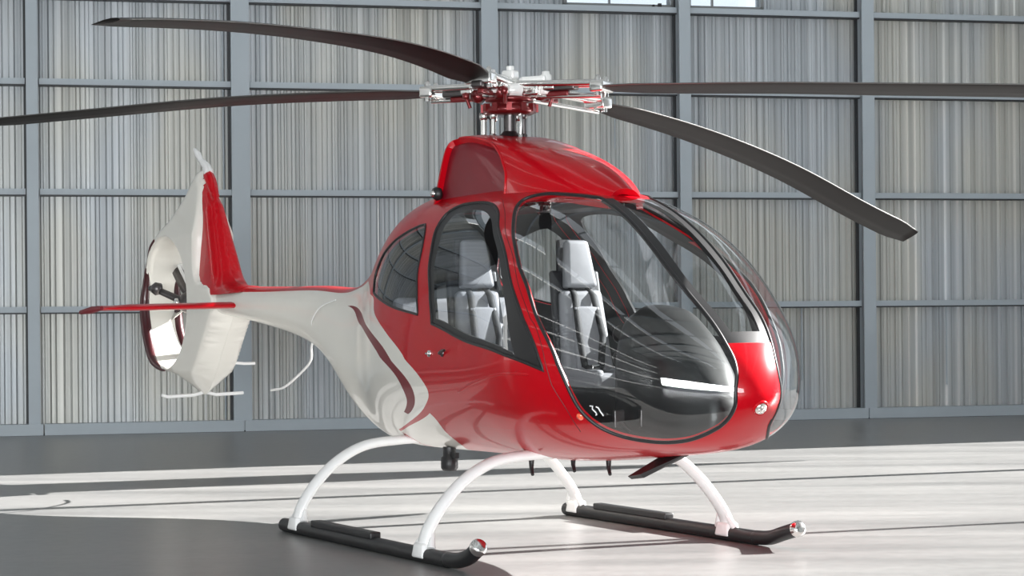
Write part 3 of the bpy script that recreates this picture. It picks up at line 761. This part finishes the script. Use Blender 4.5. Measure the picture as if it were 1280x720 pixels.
# ---- skids and cross tubes
def skid(y, a0, ab, at, dz):
    pts = [(a0, y, .052), (a0+.3, y, .052), (ab-.35, y, .052), (ab-.12, y, .054)]+[(ab+.05, y, .068), (ab+.2, y, .11), (at, y, .11+dz)]
    mb = MB(); mb.tube(catmull(pts, 6), .052, 16)
    o = mb.build('landing_skid', M['black'], hel)
    e = Vector(pts[-1]); d = (Vector(pts[-1])-Vector(pts[-2])).normalized()
    mb = MB(); mb.lathe(e-d*.03, d, [(.057, 0), (.058, .03), (.045, .05), (.03, .055), (0, .058)], 18); mb.build('skid_cap', M['chrome'], o)
    mb = MB(); mb.rbox((.20-.25, y, .112), (1.05, .085, .05), .012); mb.build('skid_step', M['black'], o)
    return o
skid(-1.29, -1.17, 1.70, 2.02, .07); skid(1.18, -1.06, 1.72, 2.10, .05)
def crosstube(a, lean):
    P = [(-1.30, .10), (-1.26, .22), (-1.15, .38), (-.98, .54), (-.75, .655), (-.45, .69), (0, .70), (.42, .69), (.70, .64), (.90, .50), (1.05, .34), (1.15, .20), (1.19, .10)]
    mb = MB(); pts = catmull([(a+lean*(z-.1), y, z) for y, z in P], 6)
    mb.tube(pts, .052, 16, flat=(1.25, .72, (1, 0, 0)))
    o = mb.build('cross_tube', M['white_metal'], hel)
    for y, s_ in ((-1.29, -1), (1.18, 1)):
        sb = MB(); sb.rbox((a, y, .085), (.17, .125, .10), .02, taper=.8); sb.tube([(a-.10, y, .10), (a-.03, y-.05*s_, .24)], [.035, .012], 8); sb.tube([(a+.10, y, .10), (a+.03, y-.05*s_, .22)], [.03, .012], 8)
        sb.build('skid_saddle', M['white_metal'], o)
crosstube(-.90, .05); crosstube(1.24, .0)

# ---- belly fittings
mb = MB(); mb.lathe((-.30, -.30, .60), (0, 0, -1), [(.05, -.06), (.05, .01), (.065, .02), (.065, .10), (.05, .12), (0, .125)], 18); mb.box((-.22, -.30, .60), (.10, .03, .04)); mb.build('belly_camera_lamp', M['black'], hel)
mb = MB()
vs = [(2.18, .02, .73), (2.52, .02, .77), (2.16, -.16, .60), (2.04, -.18, .58), (2.18, .07, .73), (2.52, .07, .77), (2.16, -.13, .575), (2.04, -.15, .56)]
mb.add(vs, [(0, 1, 2, 3), (7, 6, 5, 4), (0, 4, 5, 1), (1, 5, 6, 2), (2, 6, 7, 3), (3, 7, 4, 0)]); mb.build('belly_antenna', M['black'], hel)
for (a, y) in ((.95, .05), (1.35, .1), (1.05, -.35)):
    mb = MB(); mb.tube([(a, y, .66), (a, y, .58), (a+.05, y-.02, .54)], [.022, .016, .012], 8); mb.build('belly_drain', M['black'], hel)

# ---- rotor mast, hub and blades
MX = .15
mb = MB(); mb.cyl((MX, 0, 2.80), (MX, 0, 3.36), .045); mb.lathe((MX, 0, 2.93), (0, 0, 1), [(.16, 0), (.15, .04), (.09, .06), (.05, .10)]); mast = mb.build('rotor_mast', M['steel'], hel)
mb = MB(); mb.lathe((MX, 0, 3.17), (0, 0, 1), [(.05, -.02), (.16, -.02), (.20, .0), (.20, .03), (.14, .05), (.14, .075), (.18, .08), (.18, .11), (.05, .13)], 32)
for i in range(12):
    a = i*PI/6; mb.box((MX+.195*math.cos(a), .195*math.sin(a), 3.20), (.04, .04, .06), rot=Matrix.Rotation(a, 3, 'Z'))
sp = mb.build('swashplate', M['hubred'], hel)
hrot = -math.radians(29.1-90)       # helicopter yaw removed so blade bearings can be given in the hangar
blades = {  # bearing, root radius, tip radius, z profile (r,z), pitch profile (r, deg)
 'a': (-116, .40, 4.90, [(.4, 3.37), (1.34, 3.447), (2.61, 3.43), (3.78, 3.352), (4.9, 3.236)], [(.4, 22), (1.0, 16), (1.6, 12), (3, 6), (4.9, 5)]),
 'b': (154, .62, 5.0, [(.62, 3.345), (1.65, 3.378), (2.51, 3.389), (3.49, 3.371), (5.0, 3.335)], [(.6, 10), (2.5, 9), (5, 8)]),
 'c': (-26, .71, 4.95, [(.71, 3.312), (1.36, 3.276), (2.03, 3.241), (2.66, 3.199), (3.8, 3.122), (4.95, 3.03)], [(.6, 9), (2.5, 13), (5, 15)]),
 'd': (43, .90, 5.0, [(.88, 3.29), (1.84, 3.16), (2.58, 3.02), (3.41, 2.812), (4.19, 2.568), (5.0, 2.345)], [(.8, 10), (2.5, 18), (5, 27)]),
}
def to_local(bearing):
    t = math.radians(bearing)+hrot; return Vector((math.cos(t), math.sin(t), 0))
def make_blade(bearing, r0, r1, zp, pp, chord, flip):
    d = to_local(bearing); s_ = Vector((-d.y, d.x, 0))*flip
    zf = nspline(np.array([p[0] for p in zp]), np.array([p[1] for p in zp])); mb = MB(); vs = []; N = 40
    prof = [(-.5, 0), (-.47, .35), (-.38, .75), (-.2, 1), (.1, .8), (.5, .08), (.5, -.08), (.1, -.4), (-.2, -.6), (-.38, -.5), (-.47, -.3)]
    for i in range(N+1):
        f = i/N; r = r0+(r1-r0)*f; z = float(zf(r)); pt = math.radians(np.interp(r, [p[0] for p in pp], [p[1] for p in pp]))
        c = chord*min(1, .55+.45*min(1, (r-r0)/.35)); th = .016
        if r > r1-.25: c *= 1-.30*((r-r1+.25)/.25)
        ch = s_*math.cos(pt)+Vector((0, 0, -1))*math.sin(pt); nr = Vector((0, 0, 1))*math.cos(pt)+s_*math.sin(pt)
        for (x, t) in prof: vs.append(Vector((MX, 0, z))+d*r+ch*x*c+nr*t*th)
    m_ = len(prof); fs = [(i*m_+k, i*m_+(k+1) % m_, (i+1)*m_+(k+1) % m_, (i+1)*m_+k) for i in range(N) for k in range(m_)]+[tuple(range(m_)), tuple(range(N*m_+m_-1, N*m_-1, -1))]
    mis = [1 if k in (0, 10) else 0 for i in range(N) for k in range(m_)]+[0, 0]
    mb.add(vs, fs, 0, True); mb.mi = mis
    return mb.build('main_rotor_blade', [M['blade'], M['blade_edge']], hel), float(zf(r0))
CH = .27
for key, (bear, r0, r1, zp, pp) in blades.items():
    bl_, z0 = make_blade(bear, r0, r1, zp, pp, CH, {'a': -1, 'b': -1, 'c': 1, 'd': 1}[key])
    d = to_local(bear); s_ = Vector((-d.y, d.x, 0)); zc = 3.34; o0 = Vector((MX, 0, 0))
    rot = Matrix((d, s_, Vector((0, 0, 1)))).transposed()
    g = MB()
    e = max(r0+.06, .5)
    def P(r, t, z): return o0+d*r+s_*t+Vector((0, 0, z))
    zz = z0
    g.rbox(P(.16, 0, zc), (.22, .15, .11), .02, rot)
    g.tube([P(.10, .07, zc+.035), P(e, .075, zz+.035)], .024, 10); g.tube([P(.10, -.07, zc+.035), P(e, -.075, zz+.035)], .024, 10)
    g.tube([P(.12, 0, zc-.055), P(e-.02, 0, zz-.055)], .018, 10)
    g.rbox(P(e-.02, 0, zz+.01), (.11, .22, .085), .02, rot)
    for t in (-.07, .07):
        g.lathe(P(e-.02, t, zz-.06), (0, 0, 1), [(.025, 0), (.025, .13), (.015, .15), (0, .155)], 12)
    g.rbox(P(.34, 0, zc+.01), (.10, .11, .06), .015, rot)
    g.build('blade_grip', M['chrome'], hel)
    g = MB(); g.tube([P(.28, .10, 3.21), P(.30, .11, 3.27), P(.31, .11, 3.32)], .014, 8); g.lathe(P(.31, .11, 3.30), (0, 0, 1), [(.0, -.03), (.028, -.02), (.028, .02), (0, .03)], 12); g.lathe(P(.24, .05, 3.30), s_, [(.0, -.05), (.05, -.04), (.05, .03), (0, .04)], 14)
    g.rbox(P(.40, .0, 3.29), (.18, .05, .04), .012, rot); g.build('pitch_horn', M['hubred'], hel)
    g = MB(); g.rbox(P(.42, 0, zc-.005), (.26, .09, .05), .015, rot); g.build('grip_damper', M['steel'], hel)
mb = MB(); mb.lathe((MX, 0, 3.30), (0, 0, 1), [(.09, -.04), (.15, -.02), (.17, .02), (.16, .07), (.10, .09), (.08, .11), (.05, .12), (.045, .14), (0, .145)], 28)
for i in range(8):
    a = i*PI/4+.3; mb.lathe((MX+.125*math.cos(a), .125*math.sin(a), 3.36), (0, 0, 1), [(.022, 0), (.022, .05), (.012, .06), (0, .06)], 10)
hub = mb.build('rotor_hub', M['hubwhite'], hel)
mb = MB(); mb.rbox((MX+.05, -.02, 3.445), (.11, .09, .07), .02, Matrix.Rotation(.5, 3, 'Z')); mb.rbox((MX-.10, -.04, 3.42), (.12, .10, .05), .02, Matrix.Rotation(-.3, 3, 'Z')); mb.cyl((MX+.05, -.02, 3.46), (MX+.05, -.02, 3.51), .03)
mb.build('hub_cap', M['hubwhite'], hel)
for bear in (-116, 154, -26, 43):
    d = to_local(bear); s_ = Vector((-d.y, d.x, 0)); rot = Matrix((d, s_, Vector((0, 0, 1)))).transposed(); mb = MB()
    mb.rbox(Vector((MX, 0, 3.405))+d*.22, (.20, .12, .045), .015, rot); mb.rbox(Vector((MX, 0, 3.31))+d*.20, (.16, .13, .035), .012, rot)
    mb.lathe(Vector((MX, 0, 3.36))+d*.30, (0, 0, 1), [(.035, -.07), (.045, -.05), (.045, .07), (.03, .085), (.03, .10), (0, .105)], 14)
    mb.build('hub_arm', M['hubwhite'], hub)
# control rods between cowling and swashplate
def rod(x, y, r, mat, bow=0.0, name='control_rod'):
    mb = MB(); mb.tube([(x, y, 2.92), (x, y, 2.98), (x+bow, y, 3.08), (x, y, 3.19)], r, 10)
    mb.lathe((x, y, 2.97), (0, 0, 1), [(r*1.6, 0), (r*1.6, .03), (r, .04)], 12); mb.lathe((x, y, 3.12), (0, 0, 1), [(r, 0), (r*1.5, .01), (r*1.5, .05), (r, .06)], 12)
    mb.build(name, mat, hel)
rod(.02, -.15, .024, M['chrome']); rod(.05, .12+.0, .02, M['chrome']); rod(-.06, -.02, .018, M['chrome']); rod(.06, -.10, .022, M['steel']); rod(.22, .08, .018, M['steel']); rod(.27, .02, .010, M['chrome'], .02)
rod(.13, -.13, .016, M['chrome'])

# ---- cabin interior
def planform(z0, z1, a0, a1, inset):
    aa = np.linspace(a0, a1, 30); w = []
    for a in aa:
        ks = np.linspace(0, 9, 400); k = ks[np.argmin(abs(SPL[0](ks)-a))]; c = [float(s(k)) for s in SPL]; zz = min(z0, c[3]); f = max(0, min(1, (c[3]-zz)/(c[3]-c[2]+1e-6)))
        w.append(max(.02, c[4]*(1-f**EX)**(1/EX)-inset))
    return aa, w
aa, w = planform(.80, .86, -1.0, 2.72, .05); mb = MB(); n = len(aa)
top = [(a, -x, .86) for a, x in zip(aa, w)]+[(a, x, .86) for a, x in zip(aa[::-1], w[::-1])]
bot = [(a, y*.93, .80) for a, y, z in top]; m_ = len(top)
mb.add(top+bot, [tuple(range(m_)), tuple(range(2*m_-1, m_-1, -1))]+[(i, i+m_, (i+1) % m_+m_, (i+1) % m_) for i in range(m_)]); mb.build('cabin_floor', M['liner'], hel)
# rear bulkhead
kb = 7.85; ring = body(np.array([D(kb, a) for a in np.arange(0, 360, 6.0)])); cc = ring.mean(0); ring = cc+(ring-cc)*.93
mb = MB(); n = len(ring); mb.add([tuple(p) for p in ring]+[(p[0]-.03, p[1], p[2]) for p in ring], [tuple(range(n)), tuple(range(2*n-1, n-1, -1))]+[(i, i+n, (i+1) % n+n, (i+1) % n) for i in range(n)]); mb.build('rear_bulkhead', M['liner'], hel)
def seat(a, y, w=.46):
    R1 = Matrix.Rotation(math.radians(-10), 3, 'Y')
    mb = MB(); mb.rbox((a+.28, y, 1.17), (.52, w, .13), .045); mb.rbox((a+.30, y-w*.42, 1.20), (.46, .07, .12), .03); mb.rbox((a+.30, y+w*.42, 1.20), (.46, .07, .12), .03)
    s_ = mb.build('seat', M['seat'], hel, label='grey upholstered seat')
    mb = MB(); mb.rbox((a-.02, y, 1.52), (.11, w*.92, .64), .045, R1, taper=.82); mb.rbox((a+.05, y, 1.48), (.05, w*.55, .48), .022, R1, taper=.9); mb.build('seat_backrest', M['seat'], s_)
    mb = MB(); mb.rbox((a-.10, y, 2.03), (.10, .27, .36), .035, R1, taper=.72); mb.build('headrest', M['seat'], s_)
    mb = MB(); mb.rbox((a-.09, y, 1.58), (.06, w, .82), .028, R1, taper=.9); mb.rbox((a+.22, y, 1.05), (.5, w*.95, .12), .03); mb.rbox((a+.2, y, .93), (.36, w*.6, .14), .02); mb.rbox((a-.17, y, 2.03), (.05, .31, .38), .02, R1, taper=.78)
    mb.build('seat_shell', M['seatdark'], s_)
    for t in (-.10, .10):
        mb = MB(); mb.tube([(a-.09, y+t*.7, 1.87), (a-.01, y+t*.8, 1.80), (a+.09, y+t, 1.5), (a+.11, y+t*.7, 1.28), (a+.14, y+t*.2, 1.25)], .030, 8, flat=(1, .35, (0, 1, 0))); mb.build('harness_strap', M['belt'], s_)
    mb = MB(); mb.rbox((a+.14, y, 1.26), (.04, .07, .06), .012); mb.build('buckle', M['chrome'], s_)
    return s_
seat(.55, .40); seat(.42, -.40)
# rear bench
mb = MB(); mb.rbox((-.45, 0, 1.15), (.5, 1.1, .14), .05); b_ = mb.build('rear_bench', M['seat'], hel)
mb = MB(); mb.rbox((-.74, 0, 1.50), (.12, 1.05, .60), .05, Matrix.Rotation(math.radians(-8), 3, 'Y')); mb.build('seat_backrest', M['seat'], b_)
mb = MB(); mb.rbox((-.45, 0, .98), (.45, 1.0, .22), .02); mb.build('seat_shell', M['seatdark'], b_)
# instrument pod
def pod(a):  # half width, top
    return np.interp(a, [1.95, 2.0, 2.2, 2.5, 2.75, 2.95], [.20, .25, .28, .27, .22, .10]), np.interp(a, [1.95, 2.0, 2.15, 2.35, 2.6, 2.8, 2.95], [1.62, 1.67, 1.72, 1.69, 1.52, 1.32, 1.12])
mb = MB(); As = np.linspace(1.95, 2.95, 22); nt_ = 28; vs = []
for a in As:
    w_, t_ = pod(a)
    for k in range(nt_):
        th = PI*k/(nt_-1); s_, c_ = math.cos(th), math.sin(th); vs.append((a, math.copysign(abs(s_)**.7, s_)*w_, .86+(t_-.86)*abs(c_)**.45))
fs = [(i*nt_+k, i*nt_+k+1, (i+1)*nt_+k+1, (i+1)*nt_+k) for i in range(len(As)-1) for k in range(nt_-1)]+[tuple(range(nt_))[::-1], tuple(range((len(As)-1)*nt_, len(As)*nt_))]
mb.add(vs, fs, 0, True); ip = mb.build('instrument_panel', M['dash'], hel)
mb = MB()
for y in (-.17, .0, .17):
    for z in (1.36, 1.52): mb.lathe((1.955, y, z), (-1, 0, 0), [(.06, 0), (.06, .012), (.05, .014), (0, .012)], 18)
mb.build('gauge', M['steel'], ip)
mb = MB(); mb.rbox((1.55, 0, 1.0), (.85, .22, .30), .03); mb.build('centre_console', M['dash'], hel)
for y in (-.40, .40):
    mb = MB(); mb.tube(catmull([(1.35, y, .86), (1.33, y, 1.1), (1.22, y, 1.3), (1.25, y, 1.45)], 5), .014, 8); mb.tube([(1.25, y, 1.42), (1.26, y, 1.56)], [.02, .024], 8); mb.build('cyclic_stick', M['black'], hel)
    mb = MB(); mb.tube([(.65, y+.28, .92), (1.05, y+.28, 1.18)], .018, 8); mb.tube([(1.0, y+.28, 1.15), (1.12, y+.28, 1.22)], .026, 8); mb.build('collective_lever', M['black'], hel)
    for t in (-.1, .1):
        mb = MB(); mb.rbox((2.35, y*.85+t, .98), (.03, .08, .12), .01); mb.tube([(2.37, y*.85+t, .96), (2.5, y*.85+t, .90)], .01, 6); mb.build('rudder_pedal', M['steel'], hel)
# overhead console and roof frame
mb = MB(); mb.rbox((1.15, 0, 2.44), (.75, .30, .10), .03); mb.build('overhead_console', M['dash'], hel)
